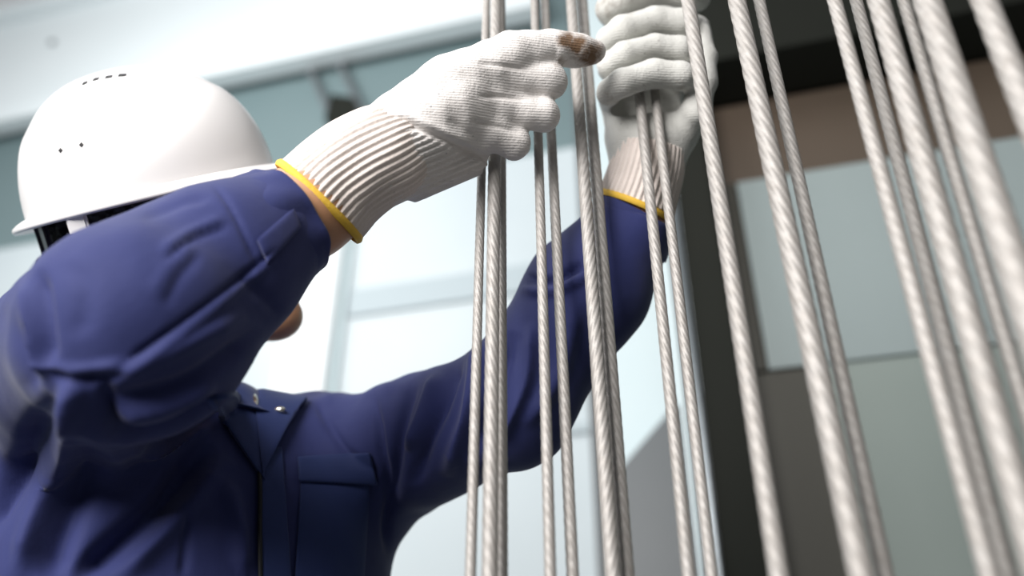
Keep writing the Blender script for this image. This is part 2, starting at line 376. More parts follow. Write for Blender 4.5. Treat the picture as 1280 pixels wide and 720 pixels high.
par(jbox('jamb_highlight', xa - 0.012, xa - 0.001, 0.001, 3.6, .10, 0.045, M['pale'], None, 0.002), dj)  # bluish highlight along the steel edge, painted as a pale strip
xr = js(912, 400)
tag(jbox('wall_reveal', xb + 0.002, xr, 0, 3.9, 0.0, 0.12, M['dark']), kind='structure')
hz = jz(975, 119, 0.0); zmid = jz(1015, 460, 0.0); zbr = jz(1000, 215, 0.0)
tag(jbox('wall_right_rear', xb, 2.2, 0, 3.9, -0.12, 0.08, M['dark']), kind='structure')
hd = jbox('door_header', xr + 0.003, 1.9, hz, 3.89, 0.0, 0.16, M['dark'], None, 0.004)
tag(hd, 'deep black steel header above the door panels, behind the right-hand ropes', 'header')
ld = bpy.data.objects.new('landing_door', None); COL.objects.link(ld); ld.location = Jp(.5, 0, 0)  # one glossy sheet; its reflections are painted as differently coloured panels
tag(ld, 'metal door behind the right-hand ropes, its reflections painted as grey-green panels, brown on top', 'door')
xl0, xl1 = xr + 0.003, js(1046, 600)
xl2 = js(940, 350)
par(jbox('upper_side_reflection', xl0, xl2, zmid + 0.008, zbr, -0.03, 0.03, M['olive'], None, 0.003), ld)
par(jbox('upper_reflection', xl2 + 0.003, 1.9, zmid + 0.008, zbr, -0.03, 0.03, M['panelup'], None, 0.003), ld)
par(jbox('top_panel', xl0, 1.9, zbr + 0.003, hz - 0.003, -0.03, 0.025, M['brown'], None, 0.003), ld)
par(jbox('lower_reflection', xl1 + 0.003, 1.9, 0.002, zmid, -0.03, 0.035, M['panel'], None, 0.003), ld)
par(jbox('side_reflection', xl0, xl1, 0.002, zmid, -0.03, 0.034, M['olive'], None, 0.003), ld)
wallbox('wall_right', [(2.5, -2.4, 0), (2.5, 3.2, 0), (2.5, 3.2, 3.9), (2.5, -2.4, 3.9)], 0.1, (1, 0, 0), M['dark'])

# ------------------------------------------------------------------ the person
H = lambda px, py, d: np.array(D(px, py, d))
person = bpy.data.objects.new('person', None); COL.objects.link(person)
tag(person, 'person in navy jacket, white hard hat and knit gloves, reaching up to grip ropes', 'person')
shR, shL = H(62, 492, .90), H(425, 596, 1.03)
elR, elL = H(170, 412, .66), H(638, 506, .89)
wrR, wrL = H(396, 258, .78), H(803, 258, .925)
mid = (shR + shL) / 2; axs = (shL - shR) / np.linalg.norm(shL - shR)
zc = lambda z, dx=0, dy=0: np.array([mid[0] + dx, mid[1] + dy, z])
neck = H(272, 480, .985)
person.location = (mid[0], mid[1] + 0.03, 0)
def parp(o, p=person):
    o.parent = p
    if p is person: o.matrix_parent_inverse = Matrix.Translation(person.location).inverted()
    return o

# head frame
hn = np.array(UP) * .966 + np.array(RT) * -.235 + np.array(FW) * -.15; hn /= np.linalg.norm(hn)
hf = np.array(RT) * .968 + np.array(UP) * .245; hf -= hn * (hf @ hn); hf /= np.linalg.norm(hf)
hl = np.cross(hn, hf)
HB = np.stack([hf, hl, hn]); hatC = H(199, 247, .965)
def hd_(x, y, z): return hatC + hf * x + hl * y + hn * z         # head-local metres, origin at the brim centre
HD = (0, 0, 0)

# shared hand skeletons: (px,py,d,radius px)
def R(px, d): return px * d / F
def dr(py, Y=.665): return Y / (math.cos(TH) - math.sin(TH) * (360 - py) / F)
near_f = {
 'index': [(592, 91, .815, 32), (640, 68, .825, 29), (690, 61, .84, 24), (722, 63, .85, 21), (741, 65, .86, 16)],
 'middle': [(580, 108, .815, 36), (630, 98, .825, 26), (684, 101, .835, 24), (682, 106, .865, 19), (652, 112, .90, 14)],
 'ring': [(575, 125, .815, 36), (625, 135, .825, 25), (678, 143, .833, 21.5), (666, 146, .852, 16), (648, 150, .892, 13)],
 'pinky': [(565, 145, .815, 34), (610, 163, .822, 25), (642, 178, .83, 21), (646, 180, .850, 15), (651, 184, .872, 12)],
}
near_palm = [((498, 174, .795, 43), (560, 119, .81, 38)), ((500, 180, .80, 44), (565, 135, .81, 40)), ((500, 185, .80, 44), (570, 155, .815, 34)), ((482, 176, .81, 38), (562, 104, .815, 31))]
near_hyp = [((515, 205, .81, 42), (575, 185, .83, 34)), ((522, 220, .815, 31), (586, 199, .832, 23))]
near_thumb = [(530, 120, .85, 30), (558, 106, .91, 23), (580, 98, .972, 18), (622, 86, .985, 16), (648, 82, .985, 12)]
def fd(py, o): return dr(py) + o
far_f = {}
for nm, c, r in (('index', -12, 18), ('middle', 26, 17), ('ring', 58, 16), ('pinky', 92, 17.5)):
    far_f[nm] = [(766, c + 36, fd(c + 30, .066), 14), (762, c + 28, fd(c + 26, .028), r*.82), (761, c + 23, fd(c + 20, -.015), r*.9), (779, c + 11, fd(c + 10, -.034), r), (818, c, fd(c, -.030), r), (850, c + 3, fd(c, -.027), r), (872, c + 10, fd(c, -.004), r * .85), (866, c + 14, fd(c, .022), r * .8)]
far_palm = [((810, 194, .935, 36), (806, 66, 1.045, 34)), ((804, 192, .935, 34), (795, 120, 1.01, 34)), ((812, 192, .935, 36), (820, 24, 1.055, 34)), ((826, 187, .93, 30), (856, 152, .935, 21)), ((790, 178, .935, 28), (778, 135, .955, 24))]
far_thumb = [(853, 165, .935, 21), (869, 140, .915, 19), (881, 105, .915, 15), (884, 72, .93, 12), (880, 40, .95, 9)]

def build_hand(Fi, fingers, palm, thumb, hyp=(), sc=1.0, k=.006, kp=.02):
    for a, b in palm: Fi.cap(H(*a[:3]), H(*b[:3]), R(a[3], a[2]) * sc, R(b[3], b[2]) * sc, kp)
    for a, b in hyp: Fi.cap(H(*a[:3]), H(*b[:3]), R(a[3], a[2]) * sc, R(b[3], b[2]) * sc, .006)
    for ch in list(fingers.values()) + [thumb]:
        for i, (a, b) in enumerate(zip(ch[:-1], ch[1:])):
            Fi.cap(H(*a[:3]), H(*b[:3]), R(a[3], a[2]) * sc, R(b[3], b[2]) * sc, .004 if i else .010)

# body: one continuous skin surface
vox = .0042
Bf = Field((-.80, .42, .02), (.22, 1.28, 2.22), vox)
zz = [(1.36, .09, .05), (1.26, .08, .068), (1.12, .07, .068), (.98, .09, .08)]
for z, hw, r in zz: Bf.cap(zc(z) - axs * hw, zc(z) + axs * hw, r, r, .03)
Bf.cap(zc(1.3), zc(1.0), .07, .07, .03)
Bf.cap(shR, shL, .04, .04, .03)
for sgn in (-1, 1):
    hip = zc(.93, sgn * .095); knee = zc(.52, sgn * .12, -.03); ank = zc(.10, sgn * .13, .01)
    Bf.cap(hip, knee, .078, .052, .05); Bf.cap(knee, ank, .052, .034, .03); Bf.cap(ank, ank + np.array([.02 * sgn, -.15, -.05]), .035, .03, .02)
for sh, el, wr in ((shR, elR, wrR), (shL, elL, wrL)):
    Bf.cap(sh, el, .048, .038, .03); Bf.cap(el, el * .6 + wr * .4, .038, .040, .02); Bf.cap(el * .6 + wr * .4, wr, .040, .034, .02)
Bf.cap(H(384, 262, .775), H(420, 236, .785), .042, .039, .02)
build_hand(Bf, near_f, near_palm, near_thumb, sc=.72); build_hand(Bf, far_f, far_palm, far_thumb, sc=.72)
Bf.cap(wrR, H(500, 180, .80), .034, .026, .01); Bf.cap(wrL, H(806, 205, .925), .030, .024, .01)
Bf.cap(H(786, 134, .935), H(848, 130, .935), .024, .024, .004, True)
hc = hd_(-.005, 0, -.015)
Bf.cap(neck + np.array([-.01, .01, -.06]), hd_(-.035, 0, -.10), .050, .054, .04)
Bf.ell(hc, (.097, .076, .095), HB, .02)
Bf.ell(hd_(.030, 0, -.085), (.066, .062, .085), HB, .03)
Bf.cap(hd_(.005, .045, -.115), hd_(.080, .012, -.155), .022, .020, .03); Bf.cap(hd_(.005, -.045, -.115), hd_(.080, -.012, -.155), .022, .020, .03)
Bf.ell(hd_(.094, 0, -.160), (.022, .026, .022), HB, .02)                     # chin
Bf.ell(hd_(.082, 0, -.012), (.020, .052, .012), HB, .012)                    # brow
Bf.cap(hd_(.092, 0, -.025), hd_(.112, 0, -.068), .007, .0105, .010)          # nose
Bf.ell(hd_(.100, .012, -.072), (.011, .008, .008), HB, .006); Bf.ell(hd_(.100, -.012, -.072), (.011, .008, .008), HB, .006)
for sgn in (-1, 1):
    Bf.ell(hd_(.094, sgn * .031, -.032), (.016, .017, .011), HB, .008, True)    # eye sockets
    Bf.ell(hd_(.079, sgn * .031, -.032), (.0125, .0125, .0125), HB, .003)
    Bf.ell(hd_(.066, sgn * .045, -.062), (.022, .016, .015), HB, .015)          # cheekbones
    Bf.ell(hd_(-.004, sgn * .079, -.050), (.018, .007, .031), HB, .004)         # ears
    Bf.ell(hd_(.002, sgn * .087, -.048), (.009, .006, .018), HB, .004, True)
Bf.ell(hd_(.099, 0, -.100), (.012, .024, .007), HB, .006); Bf.ell(hd_(.096, 0, -.114), (.012, .021, .008), HB, .006)   # lips
Bf.cap(hd_(.112, -.022, -.107), hd_(.112, .022, -.107), .0022, .0022, .003, True)
V, Q = Bf.mesh(); V = smooth(V, Q, 1)
body = parp(from_arrays('body', V, Q, M['skin'])); del Bf

# hair: cap at the back and sides below the hat
Hf = Field(hatC - .16, hatC + .16, .003)
Hf.ell(hd_(-.012, 0, -.010), (.104, .084, .100), HB, .01)
Hf.cap(hd_(-.075, .02, -.075), hd_(-.075, -.02, -.075), .035, .035, .03)
Hf.cap(hd_(.008, .076, -.015), hd_(.012, .074, -.055), .012, .006, .01); Hf.cap(hd_(.008, -.076, -.015), hd_(.012, -.074, -.055), .012, .006, .01)
Hf.ell(hd_(.105, 0, -.055), (.118, .13, .066), HB, .008, True)
Hf.ell(hd_(.03, .10, -.06), (.035, .03, .045), HB, .005, True); Hf.ell(hd_(.03, -.10, -.06), (.035, .03, .045), HB, .005, True)
V, Q = Hf.mesh(); N = normals(V, Q); V = V + N * (.0022 * noise3(V, 260, 3) + .001 * noise3(V, 700, 5))[:, None]
parp(from_arrays('hair', V, Q, M['hair']))

# jacket
vox = .0032
Jf = Field((-.80, .42, 1.00), (.16, 1.30, 1.80), vox)
def tor(z, c, hw, r, k=.07): Jf.cap(c - axs * hw + (0, 0, 0), c + axs * hw, r, r, k)
tor(0, zc(1.365), .11, .095); tor(0, zc(1.27), .10, .118); tor(0, zc(1.16), .085, .118); tor(0, zc(1.05), .085, .118)
Jf.cap(zc(1.34), neck + np.array([-.005, .01, -.055]), .10, .060, .03)
Jf.cap(shR, shR * .5 + elR * .5, .078, .080, .05); Jf.cap(shR * .5 + elR * .5, elR, .080, .078, .03)
cufR = H(356, 280, .762); cufL = H(795, 272, .925)
Jf.cap(elR, elR * .45 + cufR * .55, .076, .060, .03); Jf.cap(elR * .45 + cufR * .55, cufR, .060, .0490, .02)
Jf.cap(H(98, 394, .70), H(245, 314, .715), .033, .033, .05)
Jf.cap(neck + np.array([.02, 0, -.085]), H(395, 550, 1.03), .052, .055, .03)
Jf.cap(shL, elL, .082, .062, .04); Jf.cap(elL, elL * .4 + cufL * .6, .061, .060, .02); Jf.cap(elL * .4 + cufL * .6, cufL, .060, .044, .02)
Jf.cut(cufR, H(364.65, 275, .768) - cufR, .10); Jf.cut(cufL, H(812, 225, .925) - cufL, .09)
# open sleeve ends
Jf.cap(H(358, 280, .760), H(425, 240, .79), .044, .046, .004, True)
Jf.cap(H(784, 292, .925), H(812, 245, .925), .034, .037, .004, True)
Jf.cap(neck + np.array([0, 0, -.02]), neck + np.array([0, 0, .16]), .048, .075, .006, True)
V, Q = Jf.mesh(); V = smooth(V, Q, 2); N = normals(V, Q)
S1 = [ # raised sleeve: shoulder pleats, elbow creases, sleeve seam
 ([(22, 345), (34, 400), (48, 470)], 7, .007), ([(46, 340), (54, 400), (62, 455)], 9, -.007), ([(-10, 372), (14, 430), (40, 500)], 12, -.010),
 ([(268, 232), (290, 262), (322, 330)], 3, -.0026), ([(342, 314), (260, 378), (150, 458)], 3.2, -.0036), ([(340, 326), (262, 390), (160, 464)], 5, .0028),
 ([(205, 330), (240, 300), (284, 284)], 4.5, -.0020), ([(200, 318), (235, 292), (280, 272)], 7, .0026), ([(190, 372), (212, 334), (240, 306)], 9, .0015), ([(206, 384), (222, 350), (248, 320)], 7, -.0014),
 ([(180, 272), (225, 254), (262, 246)], 6, -.002), ([(120, 478), (190, 452), (300, 396)], 12, .006), ([(140, 500), (230, 478), (320, 420)], 11, -.008),
 ([(128, 480), (140, 525), (170, 545), (225, 532), (275, 500)], 9, -.018), ([(150, 556), (205, 566), (262, 536)], 10, .012), ([(150, 520), (210, 508), (265, 480)], 8, .006),
 ([(86, 470), (102, 520), (160, 580)], 12, .010), ([(60, 500), (30, 580), (-20, 660)], 16, -.018), ([(95, 480), (80, 560), (40, 660), (20, 720)], 15, .014),
 ([(120, 560), (90, 640), (60, 720)], 18, -.012), ([(255, 560), (190, 640), (100, 720)], 15, -.020), ([(280, 575), (225, 645), (150, 720)], 14, .010), ([(232, 640), (232, 680), (228, 720)], 6, -.004),
 ([(300, 345), (330, 372), (350, 392)], 8, -.003), ([(90, 330), (110, 360), (100, 420)], 14, -.002), ([(60, 462), (100, 474), (160, 466)], 6, -.006), ([(30, 455), (90, 462), (150, 455)], 6, .004),
]
S1 = [(l, w_, a) for l, w_, a in S1]
S2 = [ # far sleeve and chest
 ([(655, 345), (690, 352), (730, 330)], 5, -.005, .8, 1.2), ([(650, 362), (690, 364), (735, 345)], 6, .004, .8, 1.2),
 ([(575, 440), (555, 500), (520, 600)], 8, -.007, .8, 1.2), ([(600, 430), (590, 500), (560, 590)], 9, .008, .8, 1.2), ([(545, 470), (530, 520), (510, 560)], 8, .006, .8, 1.2),
 ([(640, 420), (620, 500), (590, 570)], 10, -.007, .8, 1.2), ([(665, 410), (655, 480), (620, 560)], 9, .006, .8, 1.2), ([(520, 470), (500, 540), (490, 640)], 7, -.006, .8, 1.2),
 ([(720, 380), (700, 460), (660, 530)], 10, .005, .8, 1.2), ([(470, 500), (475, 560), (482, 600), (485, 690)], 5, -.005, .8, 1.2),
 ([(395, 500), (430, 560), (470, 590)], 5, -.003, .8, 1.2), ([(400, 640), (420, 680), (440, 720)], 4, -.003, .8, 1.2),
 ([(500, 480), (440, 492), (395, 500)], 8, .006, .8, 1.3), ([(280, 600), (300, 660), (305, 720)], 12, .005, .8, 1.2),
]
V = folds(V, N, S1 + [(q[0], q[1], q[2] * 1.5, *q[3:]) for q in S2]); V = V + normals(V, Q) * (.0016 * noise3(V, 30, 11) + .0006 * noise3(V, 85, 12))[:, None]
jacket = parp(from_arrays('jacket', V, Q, M['navy'])); del Jf
JB = BVHTree.FromPolygons([Vector(v) for v in V], [tuple(map(int, q)) for q in Q])
def hit(px, py, off):
    o = CAM; dr_ = (D(px, py, 1) - CAM).normalized(); h = JB.ray_cast(o, dr_)
    if h[0] is None:
        h = JB.find_nearest(D(px, py, 1.0))
    return h[0] - dr_ * off
def patch(name, c, m, parent, nu=16, nv=16, off=.002, th=.004, lift=None):
    """cloth piece laid over the jacket; c = four corners in photo pixels (tl, tr, br, bl)"""
    V = []
    for j in range(nv + 1):
        for i in range(nu + 1):
            u, v = i / nu, j / nv
            p = [(c[0][k] * (1 - u) + c[1][k] * u) * (1 - v) + (c[3][k] * (1 - u) + c[2][k] * u) * v for k in (0, 1)]
            e = min(u, 1 - u, v, 1 - v)
            V.append(hit(p[0], p[1], off + (lift(u, v) if lift else 0) + .0012 * min(e * 12, 1)))
    for _ in range(3):                                    # relax so it spans small folds like stiff cloth
        W_ = [v.copy() for v in V]
        for j in range(1, nv):
            for i in range(1, nu):
                k = j * (nu + 1) + i; W_[k] = V[k] * .4 + (V[k - 1] + V[k + 1] + V[k - nu - 1] + V[k + nu + 1]) * .15
        V = W_
    Q = [(j * (nu + 1) + i, (j + 1) * (nu + 1) + i, (j + 1) * (nu + 1) + i + 1, j * (nu + 1) + i + 1) for j in range(nv) for i in range(nu)]
    o = from_arrays(name, V, Q, m, parent)
    sm = o.modifiers.new('thickness', 'SOLIDIFY'); sm.thickness = th; sm.offset = 0
    bv = o.modifiers.new('edge', 'BEVEL'); bv.width = th * .3; bv.segments = 2; bv.limit_method = 'ANGLE'
    return o
patch('pocket_flap', [(372, 572), (462, 566), (472, 606), (374, 602)], M['navy_blue'], jacket, off=.005, th=.004)
patch('chest_pocket', [(376, 600), (462, 606), (452, 760), (366, 760)], M['navy_blue'], jacket, off=.0025, th=.003)
patch('front_placket', [(326, 560), (352, 560), (366, 760), (326, 760)], M['navy_blue'], jacket, off=.004, th=.004)
patch('collar_leaf', [(316, 486), (384, 498), (368, 514), (328, 592)], M['navy_blue'], jacket, off=.010, th=.005, lift=lambda u, v: .006 * u)
patch('inner_collar_leaf', [(262, 500), (314, 484), (328, 560), (330, 600)], M['navy_blue'], jacket, off=.006, th=.005)
zp = loft('zipper', [hit(px, py, .006) for px, py in ((316, 488), (322, 540), (325, 600), (325, 660), (326, 760))], [.0022] * 5, M['slot'], jacket, 8, 60, 0)
pull = loft('zipper_pull', [hit(318, 494, .012), hit(319, 501, .013), hit(320, 508, .012)], [.002, .0035, .0025], M['metal'], jacket, 10, 10)
c = hit(350, 512, .022); bpy_m = bmesh.new(); bmesh.ops.create_uvsphere(bpy_m, u_segments=20, v_segments=10, radius=.006)
bmesh.ops.scale(bpy_m, vec=(1, .45, .6), verts=bpy_m.verts); bmesh.ops.translate(bpy_m, vec=c, verts=bpy_m.verts)
me = bpy.data.meshes.new('snap_button'); bpy_m.to_mesh(me); bpy_m.free(); link('snap_button', me, M['metal'], jacket)
# standing collar round the neck
nk = Vector(neck)
loft('collar_stand', [nk + Vector((.006, 0, -.062)), nk + Vector((.004, 0, -.044)), nk + Vector((-.002, 0, -.024))], [.086, .068, .052], M['navy_blue'], jacket, 48, 14, thick=.005,
     noise=lambda t, a: .002 * np.sin(3 * a + 2 * t))
# near cuff
ca, cb_ = H(282, 324, .722), H(361, 277, .764)
cdir = cb_ - ca
loft('sleeve_cuff', [ca, ca * .5 + cb_ * .5, cb_], [.060, .0555, .0505], M['navy'], jacket, 64, 26, thick=.004,
     noise=lambda t, a: .0016 * np.sin(5 * a + 3 * t) + .0009 * np.sin(9 * a - 5 * t) + .0012 * np.exp(-((t - .06) / .05) ** 2) + .0012 * np.exp(-((t - .95) / .04) ** 2))
# far cuff
fa, fb = H(778, 300, .925), H(795, 268, .925)
loft('sleeve_cuff', [fa, fa * .5 + fb * .5, fb], [.050, .047, .044], M['navy'], jacket, 48, 12, thick=.004, noise=lambda t, a: .001 * np.sin(4 * a + 3 * t))
bpy.context.view_layer.update()
allV = []; allQ = []; base = 0
for o in [c_ for c_ in jacket.children if c_.name.startswith('sleeve_cuff')] + [jacket]:
    vs = [v.co.copy() for v in o.data.vertices]; allV += vs; allQ += [tuple(i + base for i in p.vertices) for p in o.data.polygons]; base += len(vs)
JB = BVHTree.FromPolygons(allV, allQ)
patch('cuff_tab', [(322, 300), (366, 262), (374, 284), (334, 328)], M['navy'], jacket, off=.003, th=.004)

# trousers and boots below the picture
Tf = Field((-.62, .66, .06), (-.02, 1.26, 1.14), .006)
for sgn in (-1, 1):
    hip = zc(.93, sgn * .095); knee = zc(.52, sgn * .12, -.03); ank = zc(.13, sgn * .13, .01)
    Tf.cap(hip, knee, .105, .080, .05); Tf.cap(knee, ank, .080, .070, .03)
Tf.cap(zc(1.04, -.07), zc(1.04, .07), .112, .112, .05); Tf.cap(zc(.95, -.07), zc(.95, .07), .12, .12, .05)
V, Q = Tf.mesh(); N = normals(V, Q); V = V + N * (.004 * noise3(V, 28, 2))[:, None]; parp(from_arrays('trousers', V, Q, M['navy']))
for sgn in (-1, 1):
    a = zc(.13, sgn * .13, .01); G = Field(a - np.array([.12, .26, .14]), a + np.array([.12, .13, .12]), .005)
    G.cap(a + (0, 0, .05), a + (0, 0, -.05), .058, .050, .02); G.cap(a + (0, .0, -.085), a + (.02 * sgn, -.16, -.085), .046, .044, .03)
    V, Q = G.mesh(); V[:, 2] = np.maximum(V[:, 2], .002); parp(from_arrays('work_boot', V, Q, M['boot']))

# ---- gloves
def attrs(o, knit, dirt):
    for nm, a in (('knit', knit), ('dirt', dirt)):
        t = o.data.attributes.new(nm, 'FLOAT', 'POINT'); t.data.foreach_set('value', np.asarray(a, np.float32))
def blob(P, pts):
    d = np.zeros(len(P))
    for px, py, dd, r, a in pts:
        d = np.maximum(d, a * np.exp(-(np.linalg.norm(P[:, :2] - (px, py), axis=1) / r) ** 2 * 1.0))
    return d
u_ = np.array(UP)
pts = np.array([H(*x[:3]) for x in (near_f['index'][-1], near_thumb[-1], (470, 260, .80), (480, 130, .78))])
Gf = Field((wrR - .09).tolist(), (H(770, 40, .95) + .06).tolist(), .0016)
build_hand(Gf, near_f, near_palm, near_thumb, near_hyp)
Gf.cap(H(470, 202, .793), H(520, 172, .80), .0435, .034, .012)
V, Q = Gf.mesh(); V = smooth(V, Q, 1); N = normals(V, Q); pr = project(V)
# ribbed heel below the diagonal fold; fine courses on the back
rd = np.array([.92, -.39]); rc = pr[:, 0] * -rd[1] + pr[:, 1] * rd[0]
fold = (pr[:, 1] - 150) - (pr[:, 0] - 497) * .42; low = np.clip(fold / 10, 0, 1) * (pr[:, 0] < 628)
V = V + N * (low * .0010 * np.sin(rc / 7.2 * 2 * math.pi) + (1 - low) * (.0005 * noise3(V, 120, 8)))[:, None]
V = folds(V, N, [([(480, 146), (505, 152), (560, 176), (612, 200), (630, 203)], 4, -.0045), ([(490, 136), (520, 150), (570, 172), (622, 194)], 7, .0028),
                 ([(500, 120), (560, 100), (620, 88)], 12, -.0012), ([(690, 46), (696, 60), (694, 76)], 4, -.0008), ([(600, 120), (640, 122), (662, 125)], 3, -.0022), ([(590, 152), (630, 160), (650, 166)], 3, -.0018),
                 ([(600, 78), (640, 84), (660, 86)], 3, -.0018), ([(560, 150), (575, 158), (590, 170)], 4, -.001)])
glove = from_arrays('glove', V, Q, M['glove']); parp(glove)
attrs(glove, V @ u_, blob(pr, [(738, 70, 0, 22, .7), (708, 50, 0, 13, .85), (722, 56, 0, 15, .8), (744, 62, 0, 14, .7), (700, 76, 0, 10, .4), (520, 130, 0, 10, .2), (590, 80, 0, 8, .2), (540, 100, 0, 8, .18), (700, 50, 0, 8, .4), (640, 78, 0, 8, .2), (690, 98, 0, 8, .15), (612, 70, 0, 12, .15), (610, 122, 0, 10, .15), (505, 152, 0, 10, .16), (540, 168, 0, 12, .1), (655, 190, 0, 12, .15)]))
glove['label'] = 'clean white glove with soiled pointing index fingertip'
# wrist cuff with ribs
cp = [H(401, 251, .785), H(424, 228, .788), H(455, 206, .79), H(490, 188, .795), (H(512, 176, .80))]
cuff = loft('knit_cuff', cp, [.0485, .0465, .0455, .0442, .036], M['cuffrib'], glove, 46 * 8, 60, 46, .00085, thick=.003,
            noise=lambda t, a: .0006 * np.sin(7 * a + 9 * t))
n_ = len(cuff.data.vertices); attrs(cuff, np.zeros(n_), np.zeros(n_))
bd = [H(396, 256, .784), H(399.5, 252.5, .7845), H(403, 249, .785)]
loft('cuff_binding', bd, [.0498, .0512, .0496], M['yellow'], glove, 60, 8, thick=.003)

bb = np.array([H(*q) for q in ((745, 290, .88), (905, 290, .95), (745, -60, .95), (905, -60, 1.08), (800, 100, 1.02), (800, 200, .87))])
Gf = Field(bb.min(0) - .03, bb.max(0) + .03, .0018)
build_hand(Gf, far_f, far_palm, far_thumb)
Gf.cap(H(806, 210, .925), H(808, 190, .93), .034, .032, .012)
Gf.cap(H(788, 134, .935), H(842, 130, .935), .019, .017, .006, True)
V, Q = Gf.mesh(); V = smooth(V, Q, 1); N = normals(V, Q); pr = project(V)
V = V + N * (.0006 * noise3(V, 110, 9))[:, None]
g2 = from_arrays('glove', V, Q, M['glove_far']); parp(g2)
attrs(g2, V @ u_, blob(pr, [(755, 5, 0, 26, .35), (780, 5, 0, 22, .3), (850, 40, 0, 16, .2), (762, 118, 0, 16, .25), (850, 110, 0, 18, .3), (860, 140, 0, 20, .22), (800, 30, 0, 12, .12), (752, 90, 0, 10, .2)]))
g2['label'] = 'grey soiled glove clenched round two ropes'
cp = [H(794, 256, .925), H(801, 236, .925), H(808, 212, .925), H(813, 186, .927)]
cf = loft('knit_cuff', cp, [.0415, .0400, .0390, .0365], M['cuffrib'], g2, 40 * 8, 40, 40, .0008, thick=.003)
n_ = len(cf.data.vertices); attrs(cf, np.zeros(n_), np.zeros(n_))
loft('cuff_binding', [H(792, 263, .925), H(793.5, 259.5, .925), H(795, 256, .925)], [.0425, .0435, .0425], M['yellow'], g2, 60, 8, thick=.003)

# ---- hard hat
hat = bpy.data.objects.new('hard_hat', None); COL.objects.link(hat); parp(hat)
nu, nv = 128, 48; V = []
def hatp(a, v, off=0.0):
    """a azimuth (0 = front), v 0 rim .. 1 crown"""
    ph = v * math.pi / 2; front = (1 + math.cos(a)) / 2
    pr_ = (.74 + .30 * front); Rr = max(math.cos(ph), 0) ** pr_; Z = math.sin(ph) ** (.98 - .06 * front)
    bump = .004 * math.exp(-((math.sin(a) * Rr * .112) / .032) ** 2) * (1 - math.exp(-(v * 3) ** 2))      # centre ridge
    side = .0025 * (1 / (1 + math.exp(-(v - .30 - .18 * math.cos(2 * a)) * 40))) * -1                      # moulded crown panel step
    e = off + bump + side
    x = ((.1330 + e) * Rr) * math.cos(a) - .004; y = ((.108 + e) * Rr) * math.sin(a); z = (.137 + e) * Z
    return hd_(x, y, z + .004)
for off in (0, -.003):
    for j in range(nv + 1):
        for i in range(nu): V.append(hatp(2 * math.pi * i / nu, j / nv * .999, off))
Q = []
n1 = (nv + 1) * nu
for j in range(nv):
    for i in range(nu):
        k = (i + 1) % nu; Q.append((j * nu + i, j * nu + k, (j + 1) * nu + k, (j + 1) * nu + i)); Q.append((n1 + j * nu + i, n1 + (j + 1) * nu + i, n1 + (j + 1) * nu + k, n1 + j * nu + k))
for i in range(nu):
    k = (i + 1) % nu; Q.append((i, n1 + i, n1 + k, k))
Q.append(tuple(nv * nu + i for i in range(nu))); Q.append(tuple(n1 + nv * nu + i for i in range(nu))[::-1])
shell = from_arrays('shell', V, Q, M['hat'], hat)
# brim: flared rim with a rolled edge
V = []; prof = [(-.001, .0095), (.004, .008), (.010, .0052), (.0145, .002), (.0155, -.001), (.014, -.0035), (.009, -.001), (.003, .0015), (-.0035, .003), (-.0045, .009)]
for i in range(nu):
    a = 2 * math.pi * i / nu; ext = 1 + .9 * max(math.cos(a), 0) ** 4 + .0 * max(-math.cos(a), 0) ** 4
    for (o_, z) in prof:
        o2 = o_ * (ext if o_ > 0 else 1); V.append(hd_((.1330 + o2) * math.cos(a) - .004, (.108 + o2) * math.sin(a), z - .0012 * ext))
np_ = len(prof); Q = [(i * np_ + j, ((i + 1) % nu) * np_ + j, ((i + 1) % nu) * np_ + (j + 1) % np_, i * np_ + (j + 1) % np_) for i in range(nu) for j in range(np_)]
from_arrays('brim', V, Q, M['hat'], hat)
def slab(name, c, ux, uy, un, sx, sy, st, m, parent, bev=.0006):
    bm = bmesh.new(); bmesh.ops.create_cube(bm, size=1)
    for v in bm.verts: v.co = Vector(c) + Vector(ux) * (v.co.x * sx) + Vector(uy) * (v.co.y * sy) + Vector(un) * (v.co.z * st)
    bmesh.ops.bevel(bm, geom=list(bm.edges), offset=bev, segments=2, affect='EDGES')
    me = bpy.data.meshes.new(name); bm.to_mesh(me); bm.free(); return link(name, me, m, parent, False)
SB = BVHTree.FromPolygons([v.co.copy() for v in shell.data.vertices], [tuple(p.vertices) for p in shell.data.polygons])
def hathit(px, py):
    dr_ = (D(px, py, 1) - CAM).normalized(); h = SB.ray_cast(CAM, dr_); return h
for px, py, L_ in ((106, 104, 7), (120, 99, 8), (136, 96, 9), (153, 94, 10)):      # vent slots on the crown
    h = hathit(px, py)
    if h[0] is None: continue
    n = h[1]; t = (Vector(hf) - n * Vector(hf).dot(n)).normalized(); b = n.cross(t)
    slab('vent_slot', h[0], t, b, n, R(L_, .95), .007, .0016, M['slot'], hat)
for px, py in ((76, 188), (102, 181)):
    h = hathit(px, py)
    if h[0]: n = h[1]; t = n.orthogonal().normalized(); slab('rivet_hole', h[0], t, n.cross(t), n, .0028, .0028, .0012, M['slot'], hat, .0004)
h = hathit(137, 248); h0 = h[0] if h[0] else Vector(hd_(-.04, -.105, 0))
cl = Vector(hd_(-.043, -.112, -.010)); slab('strap_clip', cl, hf, hl, hn, .020, .006, .022, M['hat'], hat, .002)
